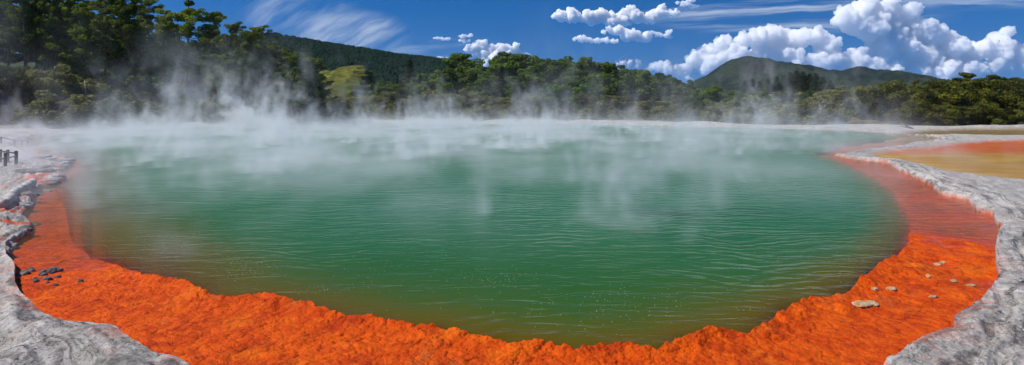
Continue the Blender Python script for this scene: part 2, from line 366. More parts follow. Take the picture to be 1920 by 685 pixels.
def water_material(name, shallow=False):
    m, n, out = material(name)
    pos = n.new('ShaderNodeNewGeometry').outputs['Position']
    x, y, z = n.xyz(pos)
    dep = n.attr('depth')
    big = n.noise(pos, .10, 3)
    wob = n.noise(pos, .5, 2)
    def wv(sx, sy, sc, det, off, dist=.6):
        return n.noise(n.vm('ADD', n.vm('MULTIPLY', pos, (sx, sy, 1)), (off, off, off)), sc, det, .5, dist)
    h = n.m('ADD', n.m('MULTIPLY', wv(.5, 1.5, 1.7, 2, 0), .052), n.m('ADD', n.m('MULTIPLY', wv(.8, 1.8, 4.2, 2, 7), .016), n.m('MULTIPLY', wv(1, 1.5, 11, 2, 17), .002)))
    wt = n.new('ShaderNodeTexWave', {'Vector': n.vm('ADD', n.vm('MULTIPLY', pos, (.42, 1, 1)), n.vm('MULTIPLY', n.noise(pos, .5, 3, .5, 0, 1), (2.6, 2.6, 0))), 'Scale': .78, 'Distortion': 5.5, 'Detail': 2.5, 'Detail Scale': .9}, bands_direction='Y').outputs['Fac']
    h = n.m('ADD', h, n.m('MULTIPLY', n.m('MULTIPLY', wt, n.rng(n.m('ADD', n.noise(n.vm('MULTIPLY', pos, (.3, .22, 1)), 1.0, 3), n.m('MULTIPLY', x, .012)), .40, .66)), .015))
    h = n.m('MULTIPLY', h, n.rng(big, .35, .65, .45, 1.15))
    bp = n.new('ShaderNodeBump', {'Height': h, 'Strength': .25 if shallow else 1.0, 'Distance': 1.0}).outputs[0]
    if shallow:
        al = n.m('MULTIPLY', n.m('SUBTRACT', 1.0, n.m('EXPONENT', n.m('MULTIPLY', dep, -.8))), 1.0); body = (.16, .10, .015)
    else:
        al = n.m('SUBTRACT', 1.0, n.m('EXPONENT', n.m('MULTIPLY', dep, -2.5)))
        body = n.mix(n.rng(dep, .35, 1.69), (.120, .085, .003), (.019, .088, .009))
        body = n.mix(n.rng(n.m('ADD', y, n.m('MULTIPLY', big, 8.0)), 11.5, 24.0), body, n.mix(.6, body, (.018, .118, .046)))
        body = n.mix(n.rng(dep, 1.3, .8), n.mix(n.rng(n.m('ADD', y, n.m('MULTIPLY', big, 8.0)), 11.5, 24.0), body, (.018, .118, .046)), body)
    tr = n.new('ShaderNodeBsdfTransparent', {'Color': (.93, .95, .9) if shallow else (.95, .93, .8)})
    df = n.new('ShaderNodeBsdfDiffuse', {'Color': body})
    L(n, n.new('ShaderNodeBump', {'Height': h, 'Strength': .6, 'Distance': 1.0}).outputs[0], df.inputs['Normal'])
    mx = n.new('ShaderNodeMixShader', {0: al, 1: tr.outputs[0], 2: df.outputs[0]})
    gl = n.new('ShaderNodeBsdfGlossy', {'Color': (1, 1, 1), 'Roughness': .04, 'Normal': bp})
    fr = n.new('ShaderNodeFresnel', {'IOR': 1.33, 'Normal': bp})
    m2 = n.new('ShaderNodeMixShader', {0: n.m('MULTIPLY', fr.outputs[0], .22 if shallow else .34), 1: mx.outputs[0], 2: gl.outputs[0]})
    L(n, m2.outputs[0], out.inputs[0]); return m
def leaf_material(name, a, b, c=None, trans=.45, gloss=.02):
    m, n, out = material(name)
    t = n.attr('tone'); r = n.new('ShaderNodeObjectInfo').outputs['Random']
    col = n.mix(t, a, b)
    if c: col = n.mix(n.m('MULTIPLY', r, .8), col, n.mix(t, c, b))
    hs = n.new('ShaderNodeHueSaturation', {'Color': col, 'Value': n.rng(r, 0, 1, .65, 1.55, False)}).outputs[0]
    d = n.new('ShaderNodeBsdfDiffuse', {'Color': hs}); tr = n.new('ShaderNodeBsdfTranslucent', {'Color': n.mix(.5, hs, n.mix(.5, hs, (.14, .16, .01)))})
    g = n.new('ShaderNodeBsdfGlossy', {'Color': (.5, .5, .5), 'Roughness': .5})
    mx = n.new('ShaderNodeMixShader', {0: trans, 1: d.outputs[0], 2: tr.outputs[0]})
    m2 = n.new('ShaderNodeMixShader', {0: gloss, 1: mx.outputs[0], 2: g.outputs[0]})
    L(n, m2.outputs[0], out.inputs[0]); return m
def rough_material(name, a, b, scale, bump=.03, dark=None, rough=.85):
    m, n, out = material(name)
    tcn = n.new('ShaderNodeTexCoord').outputs['Object']
    n1 = n.noise(tcn, scale, 6, .65); n2 = n.noise(tcn, scale*5, 5, .65)
    c = n.mix(n.rng(n1, .35, .65), a, b)
    if dark: c = n.mix(n.rng(n2, .55, .68), c, dark)
    bp = n.new('ShaderNodeBump', {'Height': n.m('ADD', n1, n.m('MULTIPLY', n2, .4)), 'Strength': .8, 'Distance': bump}).outputs[0]
    p = n.new('ShaderNodeBsdfPrincipled', {'Base Color': c, 'Roughness': rough, 'Normal': bp, 'Specular IOR Level': .2})
    L(n, p.outputs[0], out.inputs[0]); return m
M_ground = ground_material()
M_water = water_material('hot spring water'); M_shallow = water_material('shallow pool water', True)
M_bark = rough_material('pine bark', (.08, .058, .042), (.20, .155, .12), 3, .03)
M_pale = rough_material('pale dead wood', (.30, .28, .25), (.55, .52, .48), 4, .02)
M_post = rough_material('dark fence timber', (.035, .025, .02), (.10, .075, .06), 6, .01)
M_rail = rough_material('weathered rail timber', (.30, .26, .22), (.50, .45, .40), 6, .01)
M_rock = rough_material('dark rock', (.05, .047, .045), (.24, .22, .21), 3, .05, (.02, .02, .02))
M_crust = rough_material('pale crust', (.34, .17, .06), (.56, .44, .28), 9, .02, (.20, .05, .01))
M_greyrock = rough_material('grey sinter rock', (.16, .155, .15), (.46, .44, .42), 4, .05, (.06, .06, .06))
M_pine = leaf_material('pine needles', (.040, .080, .010), (.18, .225, .018), (.08, .11, .014))
M_wood = leaf_material('woodland leaves', (.032, .078, .010), (.135, .22, .022), (.07, .105, .014))
M_bright = leaf_material('bright leaves', (.05, .12, .012), (.13, .24, .03))
M_conifer = leaf_material('dark conifer needles', (.012, .030, .012), (.028, .055, .016))
M_scrub = leaf_material('scrub leaves', (.085, .10, .028), (.22, .225, .07), (.15, .13, .04))
M_olive = leaf_material('olive bush leaves', (.035, .05, .007), (.19, .19, .018), (.08, .095, .012))

# ------------------------------------------------------------------ ground sheet
CS = np.linspace(-1.2, 1.2, 1500)
inv = np.linspace(1/4.2, 1/115, 820)
DR = np.concatenate([1/inv, np.geomspace(120, 5000, 40)])
Sg, Dg = np.meshgrid(CS, DR)
gx = (Sg*Dg).ravel(); gy = Dg.ravel()
G = {}
for i in range(0, len(gx), 150000):
    r = ground(gx[i:i+150000], gy[i:i+150000])
    for k, v_ in r.items(): G.setdefault(k, []).append(v_)
G = {k: np.concatenate(v_) for k, v_ in G.items()}
V = np.stack([gx, gy, G['z']], 1)
nr, nc = Sg.shape
q = quads_grid(nr, nc)
# lip of the sinter ledge overhangs the water a little
dgr = (G['dg']-np.maximum(0, 0)).reshape(nr, nc); fS = np.gradient(dgr, CS, axis=1); fD = np.gradient(dgr, DR, axis=0)
fx_ = fS/Dg; fy_ = fD-fx_*Sg; ln = np.hypot(fx_, fy_)+1e-6
amt = (.16*sst(.03, .12, G['dg'])*np.exp(-(G['dg']/.26)**2)*(G['dg'] > 0)*sst(.06, .14, G['z'])*(1-sst(35, 45, gy))*(1-G['pool'])).reshape(nr, nc)*(ln > .3)
def blur(a, r=5):
    for ax in (0, 1):
        c = np.cumsum(np.concatenate([np.repeat(np.take(a, [0], ax), r+1, ax), a, np.repeat(np.take(a, [-1], ax), r, ax)], ax), ax)
        m_ = a.shape[ax]; a = (np.take(c, range(2*r+1, 2*r+1+m_), ax)-np.take(c, range(0, m_), ax))/(2*r+1)
    return a
V[:, 0] -= blur(amt*fx_/ln).ravel(); V[:, 1] -= blur(amt*fy_/ln).ravel()
gme = np_mesh('ground', V, q, np.full(len(q), 4), True, [M_ground])
for k in ('orange', 'white', 'veg', 'cliff', 'pool', 'pool3', 'band', 'edge'): attr(gme, k, G[k])
tag(link('ground', gme), 'pale grey sinter terraces with a bright orange crust along the pool edge', kind='structure')

def sheet(name, level, member, mat, label):
    vm_ = member & (G['z'] < level+.03)
    vm2 = vm_.reshape(nr, nc)
    fm = vm2[:-1, :-1] | vm2[1:, :-1] | vm2[:-1, 1:] | vm2[1:, 1:]
    f = quads_grid(nr, nc, fm)
    us, invx = np.unique(f.ravel(), return_inverse=True)
    VV = V[us].copy(); VV[:, 2] = level
    me = np_mesh(name, VV, invx, np.full(len(f), 4), True, [mat])
    attr(me, 'depth', np.maximum(level-G['z'][us], 0))
    return tag(link(name, me), label, kind='structure')
lake = (G['dA'] > -6) & (G['dg'] < .6) & (gy < 110)
sheet('water', 0.0, lake, M_water, 'deep green rippled hot spring water')
sheet('shallow_water', 0.04, (G['d2'] > -1.0) & (G['dg'] > .3), M_shallow, 'shallow yellow and rust coloured pool on the right terrace')
sheet('pond_water', 0.03, (G['d3'] > -1.0) & (G['dg'] > .3), M_shallow, 'brown strip of shallow water in front of the right trees')

# ------------------------------------------------------------------ far hills
def hill_mesh(name, xs, ys, zf, mat, masks=None):
    X, Y = np.meshgrid(xs, ys); Z = zf(X.ravel(), Y.ravel())
    me = np_mesh(name, np.stack([X.ravel(), Y.ravel(), Z], 1), quads_grid(*X.shape), np.full((X.shape[0]-1)*(X.shape[1]-1), 4), True, [mat])
    return me
def prof(px_pts, D):
    xs = [(p[0]-960)*D/F for p in px_pts]; zs = [H-(p[1]-YH)*D/F for p in px_pts]
    return lambda x: np.interp(x, xs, zs)
def forest_hill_material():
    m, n, out = material('forested mountain')
    pos = n.new('ShaderNodeNewGeometry').outputs['Position']
    a = n.noise(pos, .004, 6, .65); b = n.noise(pos, .03, 5, .7); c3 = n.noise(pos, .0015, 4)
    c = n.mix(n.rng(b, .38, .62), (.003, .012, .009), (.019, .044, .016))
    c = n.mix(n.m('MULTIPLY', n.rng(a, .50, .58), .8), c, (.052, .08, .032))
    c = n.mix(n.m('MULTIPLY', n.rng(c3, .58, .68), .6), c, (.06, .066, .034))
    bp = n.new('ShaderNodeBump', {'Height': n.m('ADD', b, n.m('MULTIPLY', a, 3.0)), 'Strength': 1.0, 'Distance': 90.0}).outputs[0]
    d = n.new('ShaderNodeBsdfDiffuse', {'Color': c, 'Normal': bp}); L(n, d.outputs[0], out.inputs[0]); return m
M_mount = forest_hill_material()
MD = 4000
pm = prof([(1200,192),(1280,170),(1300,160),(1330,143),(1360,124),(1386,108),(1402,104),(1416,107),(1440,110),(1460,117),(1490,118),(1520,128),(1556,151),(1574,140),(1592,128),(1608,124),(1640,138),(1665,146),(1690,145),(1715,156),(1770,172),(1850,190)], MD)
def zmount(x, y):
    t = (y-MD)/1500.0
    wx = x+(fbm(x*.003, y*.003, 4, 201)-.5)*90
    base = pm(wx*(1-0*t))
    back = np.where(t < 0, np.clip(1+t, 0, 1)**1.25, np.clip(1-t*.8, 0, 1))
    rdg = 1-np.abs(fbm(x*.0042+y*.0012, y*.0016, 4, 205)*2-1)
    z = base*back+(rdg-.75)*260*np.clip(-t*2.2, 0, 1)*(1-np.clip(-t, 0, 1))
    return np.maximum(z, -5)+(9*fbm(x*.03, y*.03, 3, 207)+26*fbm(x*.010, y*.010, 3, 208)-19)*np.clip(base/100, 0, 1)
tag(link('mountain', hill_mesh('mountain', np.linspace(700, 3300, 420), np.linspace(2500, 4900, 200), zmount, M_mount)), 'distant forested mountain with two peaks under the cumulus clouds', kind='structure')

HD = 1300
ph = prof([(200,100),(400,82),(480,69),(510,65),(560,74),(620,84),(680,93),(740,104),(800,110),(850,116),(900,128),(960,150),(1050,178),(1150,192)], HD)
def zhill(x, y):
    t = (y-HD)/600.0
    return np.where(t < 0, ph(x)*np.clip(1+t, 0, 1)**.8, ph(x)*np.clip(1-.5*t, 0, 1))+(fbm(x*.008, y*.008, 4, 211)-.5)*26*np.clip(-t*3, 0, 1)
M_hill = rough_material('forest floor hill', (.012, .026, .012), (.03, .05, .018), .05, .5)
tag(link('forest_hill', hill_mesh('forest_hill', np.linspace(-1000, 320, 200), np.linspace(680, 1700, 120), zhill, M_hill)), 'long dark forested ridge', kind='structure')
# plantation forest on the ridge: too many crowns to count, one mesh
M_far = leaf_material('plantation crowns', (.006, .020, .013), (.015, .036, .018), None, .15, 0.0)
fx = NR.uniform(-760, 260, 26000); fy = HD-560*NR.uniform(-.12, 1, 26000)**1.0
fz = zhill(fx, fy); k = fz > 2
fx, fy, fz = fx[k], fy[k], fz[k]
NC = 7
VV = []; TT = []
hgt = NR.uniform(4, 7.5, len(fx)); rad = NR.uniform(2.6, 4.2, len(fx))
rings = [(.05, .75), (.4, 1.0), (.72, .6)]
for hh_, rr_ in rings:
    for j in range(NC):
        a = 2*math.pi*j/NC
        jit = NR.uniform(.65, 1.25, len(fx))
        VV.append(np.stack([fx+rad*rr_*jit*math.cos(a), fy+rad*rr_*jit*math.sin(a), fz+hgt*hh_], 1))
VV.append(np.stack([fx+NR.normal(0, .5, len(fx)), fy, fz+hgt], 1))
nv = len(VV); allv = np.stack(VV, 1).reshape(-1, 3)
tri = []
for r_ in range(2):
    for j in range(NC):
        a0, a1 = r_*NC+j, r_*NC+(j+1) % NC; tri += [(a0, a1, a1+NC), (a0, a1+NC, a0+NC)]
for j in range(NC): tri.append((2*NC+j, 2*NC+(j+1) % NC, 3*NC))
tri = np.array(tri); ff = (tri[None]+(np.arange(len(fx))*nv)[:, None, None]).reshape(-1, 3)
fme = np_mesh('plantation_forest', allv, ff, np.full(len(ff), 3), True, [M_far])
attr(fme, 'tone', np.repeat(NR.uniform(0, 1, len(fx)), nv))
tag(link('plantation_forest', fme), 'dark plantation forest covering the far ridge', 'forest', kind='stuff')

# grassy knoll with sheep terraces
def knoll_material():
    m, n, out = material('dry grass')
    pos = n.new('ShaderNodeNewGeometry').outputs['Position']
    a = n.noise(pos, .25, 5, .65); b = n.noise(n.vm('MULTIPLY', pos, (.3, .3, 2.2)), 1.0, 5, .65, 1.2); c3 = n.noise(pos, 3.0, 4, .7)
    c = n.mix(n.rng(a, .35, .65), (.075, .095, .020), (.185, .18, .042))
    c = n.mix(n.rng(b, .5, .62), c, (.07, .075, .018)); c = n.mix(n.rng(c3, .55, .7), c, (.22, .20, .07))
    bp = n.new('ShaderNodeBump', {'Height': n.m('ADD', b, n.m('MULTIPLY', c3, .3)), 'Strength': .9, 'Distance': .5}).outputs[0]
    d = n.new('ShaderNodeBsdfDiffuse', {'Color': c, 'Normal': bp}); L(n, d.outputs[0], out.inputs[0]); return m
KD = 150
pk = prof([(470,150),(540,146),(580,142),(600,137),(625,132),(645,126),(680,124),(695,131),(705,150),(725,172),(760,188)], KD)
def zknoll(x, y):
    t = (y-KD)/26.0
    zz_ = pk(x+(fbm(x*.15, y*.15, 3, 221)-.5)*3)
    zz_ = zz_*np.where(t < 0, np.clip(1+t, 0, 1)**.7, np.clip(1-t*.8, 0, 1))
    return zz_+.35*np.sin(zz_*5+4*fbm(x*.2, y*.2, 3, 223))*np.clip(zz_/4, 0, 1)+(fbm(x*.4, y*.4, 4, 225)-.5)*.8
tag(link('grassy_knoll', hill_mesh('grassy_knoll', np.linspace(-75, -18, 220), np.linspace(122, 182, 160), zknoll, knoll_material())), 'small golden grass knoll behind the spring', kind='structure')

# ------------------------------------------------------------------ vegetation meshes
def leaf_cloud(name, C, size, aspect, mat, up=0.0, seed=0, tone=None, sz=None, OUT=None):
    """many small leaf faces at centres C, one mesh"""
    R = np.random.RandomState(seed); nC = len(C)
    nrm = R.normal(0, .5, (nC, 3))+OUTW(C); nrm /= np.linalg.norm(nrm, axis=1)[:, None]
    t = np.cross(nrm, R.normal(0, 1, (nC, 3))); t /= np.linalg.norm(t, axis=1)[:, None]+1e-9
    b = np.cross(nrm, t)
    s = size*R.uniform(.6, 1.4, nC)[:, None] if sz is None else sz[:, None]
    bend = nrm*s*.25
    P = np.stack([C-t*s, C-b*s*aspect+bend, C+t*s, C+b*s*aspect+bend*R.uniform(-1, 1, (nC, 1))], 1).reshape(-1, 3)
    me = np_mesh(name, P, np.arange(nC*4), np.full(nC, 4), False, [mat])
    tn = R.uniform(0, 1, nC) if tone is None else np.clip(tone+R.normal(0, .18, nC), 0, 1)
    attr(me, 'tone', np.repeat(tn, 4)); return me
def OUTW(C):
    """outward direction of every leaf from its own clump"""
    return LEAF_OUT[-len(C):] if False else np.concatenate(LEAF_OUT)[:len(C)]
LEAF_OUT = []
def blob_pts(R, c, r, n_, sq=(1, 1, .7)):
    v = R.normal(0, 1, (n_, 3)); v /= np.linalg.norm(v, axis=1)[:, None]
    rad = R.uniform(.25, 1, n_)**.45
    LEAF_OUT.append(v*np.clip(rad[:, None]*1.3, .5, 1.1)+np.array([0, 0, .25]))
    return np.array(c)+v*rad[:, None]*r*np.array(sq)

def pine_mesh(seed, h=18.0, spread=1.0, bare=.38, lay=False):
    R = np.random.RandomState(seed); tr = MB(); C = []; T = []
    k = 9; bx, by = R.normal(0, .35, 2)
    line = [(bx*math.sin(i/k*2.2)*1.2, by*math.sin(i/k*1.7)*1.2, h*.97*i/k) for i in range(k+1)]
    tr.tube(line, [h*.0125*(1-.88*i/k)+.02 for i in range(k+1)], 7)
    def tp(z):
        f = z/(h*.97)*k; i = min(int(f), k-1); f -= i
        return np.array(line[i])*(1-f)+np.array(line[i+1])*f
    z = h*bare; lv = 0
    for s_ in range(5):   # dead snags on the bare trunk
        zz_ = h*R.uniform(.12, bare); a = R.uniform(0, 6.28); p = tp(zz_); l = R.uniform(.5, 1.6)
        tr.tube([p, p+np.array([math.cos(a)*l, math.sin(a)*l, -.1*l])], [.03, .01], 4)
    while z < h*.97:
        f = (z/h-bare)/(1-bare)
        R0 = spread*h*(.20*(math.sin(min(1, f*1.25+.22)*math.pi)**.7 if f < .78 else .55*(1-f)/.22+.12))
        nb = R.randint(3, 6) if f < .85 else 3
        a0 = R.uniform(0, 6.28)
        for j in range(nb):
            if R.uniform() < (.18 if not lay else .15): continue
            a = a0+6.28*j/nb+R.normal(0, .3); l = R0*R.uniform(.55, 1.2)
            p0 = tp(z); d = np.array([math.cos(a), math.sin(a), 0]); up = R.uniform(.05, .4)+.5*f
            p1 = p0+d*l*.55+np.array([0, 0, l*.55*up*.6]); p2 = p0+d*l+np.array([0, 0, l*up])
            tr.tube([p0, p1, p2], [.075*(1-f*.6)*h/18, .05*h/18, .015], 4)
            nm = max(3, int(l/.6))
            for q_ in range(nm):
                t_ = .42+.6*q_/max(nm-1, 1); c = p0+(p2-p0)*t_+R.normal(0, .28, 3)*np.array([1, 1, .5])*(.4+l*.22)
                r = R.uniform(.42, .85)*(1.1-.35*f)
                kk = int(80*r/.6); C.append(blob_pts(R, c, r, kk, (1.15, 1.15, .62))); T.append(np.full(kk, R.uniform(.05, .95)))
        z += h*R.uniform(.035, .06)*(1.6 if lay else 1)
    C.append(blob_pts(R, tp(h*.955), .6, 60, (1, 1, 1.2))); T.append(np.full(60, .5))
    C = np.concatenate(C); T = np.concatenate(T)
    return tr.mesh('trunk', M_bark), leaf_cloud('crown', C, .20, .42, M_pine, .2, seed, T)
def broad_mesh(seed, h=9.0, wdt=.42, mat=None, dens=1.0, low=.12, leaf=.2, layered=False):
    R = np.random.RandomState(seed); tr = MB(); C = []; T = []
    th = h*.45; lean = R.normal(0, .06*h, 2)
    tr.tube([(0, 0, -.3), (lean[0]*.3, lean[1]*.3, th*.5), (lean[0], lean[1], th)], [h*.018, h*.014, h*.01], 7)
    nl = R.randint(17, 24)
    for j in range(nl):
        f = R.uniform(low, 1)**.85; a = R.uniform(0, 6.28)
        rr = h*wdt*math.sqrt(max(0, 1-((f-.5)/.56)**2))*R.uniform(.35, 1)**.5*.75
        c = np.array([math.cos(a)*rr, math.sin(a)*rr, h*(f*.88+.04)]); r = h*R.uniform(.10, .19)*(1 if f < .8 else .75)
        p0 = np.array([lean[0], lean[1], th])*min(1, c[2]/th*.8) if c[2] < th else np.array([lean[0], lean[1], th*R.uniform(.75, 1)])
        tr.tube([p0, (p0+c)/2+np.array([0, 0, .08*h*R.uniform(0, 1)]), c], [h*.008, h*.005, .01], 4)
        for s_ in range(4):
            c2 = c+R.normal(0, r*.55, 3)*np.array([1, 1, .4 if layered else .7]); r2 = r*R.uniform(.4, .75)
            kk = int(95*dens*(r2/.7)**1.6)+12
            C.append(blob_pts(R, c2, r2, kk, (1.3, 1.3, .35) if layered else (1.05, 1.05, .75))); T.append(np.full(kk, R.uniform(.05, .95)))
    C = np.concatenate(C); T = np.concatenate(T)
    return tr.mesh('trunk', M_bark), leaf_cloud('crown', C, leaf, .55, mat or M_wood, .35, seed, T)
def conifer_mesh(seed, h=12.0):
    R = np.random.RandomState(seed); tr = MB(); C = []; T = []
    tr.tube([(0, 0, -.3), (0, 0, h*.5), (0, 0, h*.97)], [h*.014, h*.009, .02], 6)
    z = h*.08
    while z < h*.98:
        rr = (h*.2*(1-z/h)**.8+.12)*R.uniform(.8, 1.2); nb = max(4, int(9*(1-z/h))+3)
        for j in range(nb):
            a = 6.28*j/nb+R.uniform(0, 1); l = rr*R.uniform(.7, 1.15)
            for t_ in (.35, .7, 1.0):
                kk = 12; C.append(blob_pts(R, (math.cos(a)*l*t_, math.sin(a)*l*t_, z-.18*l*t_), .42, kk, (1, 1, .5))); T.append(np.full(kk, R.uniform(.1, .9)))
        z += h*.045
    C = np.concatenate(C); T = np.concatenate(T)
    return tr.mesh('trunk', M_bark), leaf_cloud('crown', C, .22, .4, M_conifer, .1, seed, T)
def shrub_mesh(seed, h=3.0, mat=None, wdt=.75, leaf=.13):
    R = np.random.RandomState(seed); st = MB(); C = []; T = []
    for j in range(R.randint(4, 7)):
        a = R.uniform(0, 6.28); l = h*wdt*R.uniform(.2, .55)
        st.tube([(0, 0, -.2), (math.cos(a)*l*.4, math.sin(a)*l*.4, h*.4), (math.cos(a)*l, math.sin(a)*l, h*.8)], [.06, .04, .015], 4)
    for j in range(R.randint(12, 17)):
        f = R.uniform(.03, 1); a = R.uniform(0, 6.28)
        rr = h*wdt*math.sqrt(max(0, 1-(f*.92)**2))*R.uniform(.3, 1)**.6*.75
        c = np.array([math.cos(a)*rr, math.sin(a)*rr, h*f*.85+.1])
        for s_ in range(4):
            c2 = c+R.normal(0, h*.09, 3); r2 = h*R.uniform(.08, .16); kk = int(45*(r2/.35)**1.3)+10
            C.append(blob_pts(R, c2, r2, kk, (1, 1, .8))); T.append(np.full(kk, R.uniform(0, 1)))
    C = np.concatenate(C); T = np.concatenate(T)
    return st.mesh('stem', M_bark), leaf_cloud('foliage', C, leaf, .5, mat or M_scrub, .3, seed, T)

LIB = {}
def lib(kind):
    if kind not in LIB:
        base, i = kind.rsplit('/', 1); i = int(i); s = hash_name(kind)
        LEAF_OUT.clear()
        LIB[kind] = {
            'pine': lambda: (18.0, pine_mesh(s, 18, 1.0, .34+.05*(i % 3))),
            'openpine': lambda: (18.0, pine_mesh(s, 18, 1.25, .5, True)),
            'slimpine': lambda: (18.0, pine_mesh(s, 18, .85, .45)),
            'wood': lambda: (9.0, broad_mesh(s, 9, .40, M_wood, 1.0, .15, .2)),
            'tallwood': lambda: (11.0, broad_mesh(s, 11, .30, M_wood, 1.0, .3, .21)),
            'bright': lambda: (7.0, broad_mesh(s, 7, .5, M_bright, 1.2, .05, .17)),
            'conifer': lambda: (12.0, conifer_mesh(s, 12)),
            'scrub': lambda: (3.0, shrub_mesh(s, 3.0, M_scrub)),
            'tallscrub': lambda: (5.0, shrub_mesh(s, 5.0, M_scrub, .5, .16)),
            'olive': lambda: (5.5, shrub_mesh(s, 5.5, M_olive, .62, .15)),
            'layered': lambda: (6.0, broad_mesh(s, 6, .58, M_olive, 1.5, .25, .15, True)),
        }[base]()
    return LIB[kind]
def hash_name(t):
    v_ = 7
    for c in t: v_ = (v_*131+ord(c)) % 100003
    return v_
ORD = ['first','second','third','fourth','fifth','sixth','seventh','eighth','ninth','tenth','eleventh','twelfth','thirteenth','fourteenth','fifteenth','sixteenth','seventeenth','eighteenth','nineteenth','twentieth']
TENS = {2: 'twenty', 3: 'thirty', 4: 'forty', 5: 'fifty', 6: 'sixty', 7: 'seventy'}
TENTH = {3: 'thirtieth', 4: 'fortieth', 5: 'fiftieth', 6: 'sixtieth', 7: 'seventieth'}
def ordw(i):
    if i <= 20: return ORD[i-1]
    t, u_ = divmod(i, 10)
    return TENTH[t] if u_ == 0 else TENS[t]+'-'+ORD[u_-1]

def plant(kind, px, top, D, name, label, cat, group=None, wid=1.0, base=None):
    """stand a plant so its foot is on the ground at distance D and its top reaches the given height"""
    h0, (t_me, c_me) = lib(kind)
    x_ = (px-960)*D/F; ztop = H-(top-YH)*D/F
    zb = ground_base(x_, D) if base is None else base
    s = max(.15, (ztop-zb)/h0)
    e = empty(name, (x_, D, zb-.05), rng.uniform(0, 6.28)); e.scale = (s*wid, s*wid, s)
    tag(e, label, cat, group)
    shr = t_me.name.startswith('stem')
    link('stem' if shr else 'trunk', t_me, e); link('foliage' if shr else 'crown', c_me, e)
    return e
KN = lambda x_, D: float(zknoll(np.array([x_]), np.array([D]))[0]) if (-75 < x_ < -18 and 122 < D < 182) else -9
def ground_base(x_, D): return max(gz(x_, D), KN(x_, D)-.2)

# --- left pine grove, front rank
grove = [(-70,-60,80,'pine'),(-30,-45,76,'pine'),(14,-55,82,'pine'),(52,-25,75,'pine'),(84,-60,84,'pine'),(112,-12,78,'pine'),(140,-30,86,'pine'),(166,6,76,'pine'),(196,-22,84,'pine'),
 (226,-8,78,'pine'),(256,8,82,'pine'),(282,-6,88,'pine'),(312,26,80,'slimpine'),(345,-22,84,'openpine'),(376,70,80,'pine'),(402,22,86,'slimpine'),(424,64,78,'pine'),
 (446,44,84,'slimpine'),(466,82,80,'pine'),(490,50,82,'slimpine'),(520,96,80,'pine'),(537,112,84,'slimpine'),(562,100,82,'slimpine'),(504,84,77,'pine'),(546,100,78,'pine'),(576,106,80,'pine'),(592,114,79,'pine'),(456,58,76,'pine'),(480,60,79,'pine'),(508,78,78,'slimpine'),(532,92,76,'pine'),(556,100,75,'pine'),(582,108,76,'slimpine')]
grove.sort()
def shoreD(px): return float(np.interp(px, [-100, 100, 200, 350, 450, 600, 800, 960, 1100, 1240, 1380, 1500, 1600, 1700, 1780, 2000], [56, 57, 63.5, 70, 73.5, 77.5, 80.5, 81, 79.5, 75, 69, 65.5, 62, 63, 66.5, 67]))
for i, (px, top, D, kd) in enumerate(grove):
    d = {'pine': 'tall bushy pine', 'slimpine': 'slim bare trunked pine', 'openpine': 'open crowned pine with layered branches against the sky'}[kd]
    lab = d if kd == 'openpine' else f'{d}, {ordw(i+1)} pine from the left in the left grove'
    plant(f'{kd}/{i%4}', px, top, D, 'pine_tree', lab, 'tree', 'pines of the left grove', 1.2 if px > 430 else 1.0)
for i in range(26):
    px = -60+i*25+rng.uniform(-9, 9); top = np.interp(px, [0, 250, 330, 430, 560], [-10, 10, 50, 90, 125])+rng.uniform(-12, 22)
    plant(f'pine/{i%4}', px, top, rng.uniform(93, 118), 'pine_tree', 'dark pine filling the shade behind the front of the left grove', 'tree', 'pines behind the left grove')
# understorey below the pines
for i in range(26):
    px = -50+i*25.5+rng.uniform(-9, 9)
    plant(f'tallscrub/{i%4}', px, np.interp(px, [0, 200, 600], [128, 148, 168])+rng.uniform(-8, 8), shoreD(px)+rng.uniform(7, 13), 'shrub',
          'tall scrub bush standing below the pines on the left bank', 'shrub', 'scrub under the left pines', 1.15)
for i in range(44):
    px = -55+i*15+rng.uniform(-9, 9)
    plant(f'wood/{i%5}', px, np.interp(px, [-60, 40, 100, 200, 600], [116, 122, 134, 146, 165])+rng.uniform(-10, 10), rng.uniform(88, 100), 'understorey_tree',
          'dark leafy tree growing between the trunks of the left grove', 'tree', 'understorey of the left grove', 1.5)
for i in range(28):
    px = 105+i*17.5+rng.uniform(-7, 7)
    plant(f'scrub/{i%5}', px, np.interp(px, [100, 300, 600], [180, 186, 196])+rng.uniform(-8, 8), shoreD(px)+rng.uniform(3.5, 6), 'shrub',
          f'grey green scrub bush on the left far shore, {ordw(i+1)} from the brown bank', 'shrub', 'scrub along the left shore', rng.uniform(1.2, 1.7))
for i, px in enumerate((-30, -8, 14, 32, 50, 70, 92)):
    plant(f'wood/{i%5}', px, 126+rng.uniform(-6, 8), rng.uniform(102, 110), 'understorey_tree', 'dark leafy tree growing between the trunks of the left grove', 'tree', 'understorey of the left grove', 2.0)
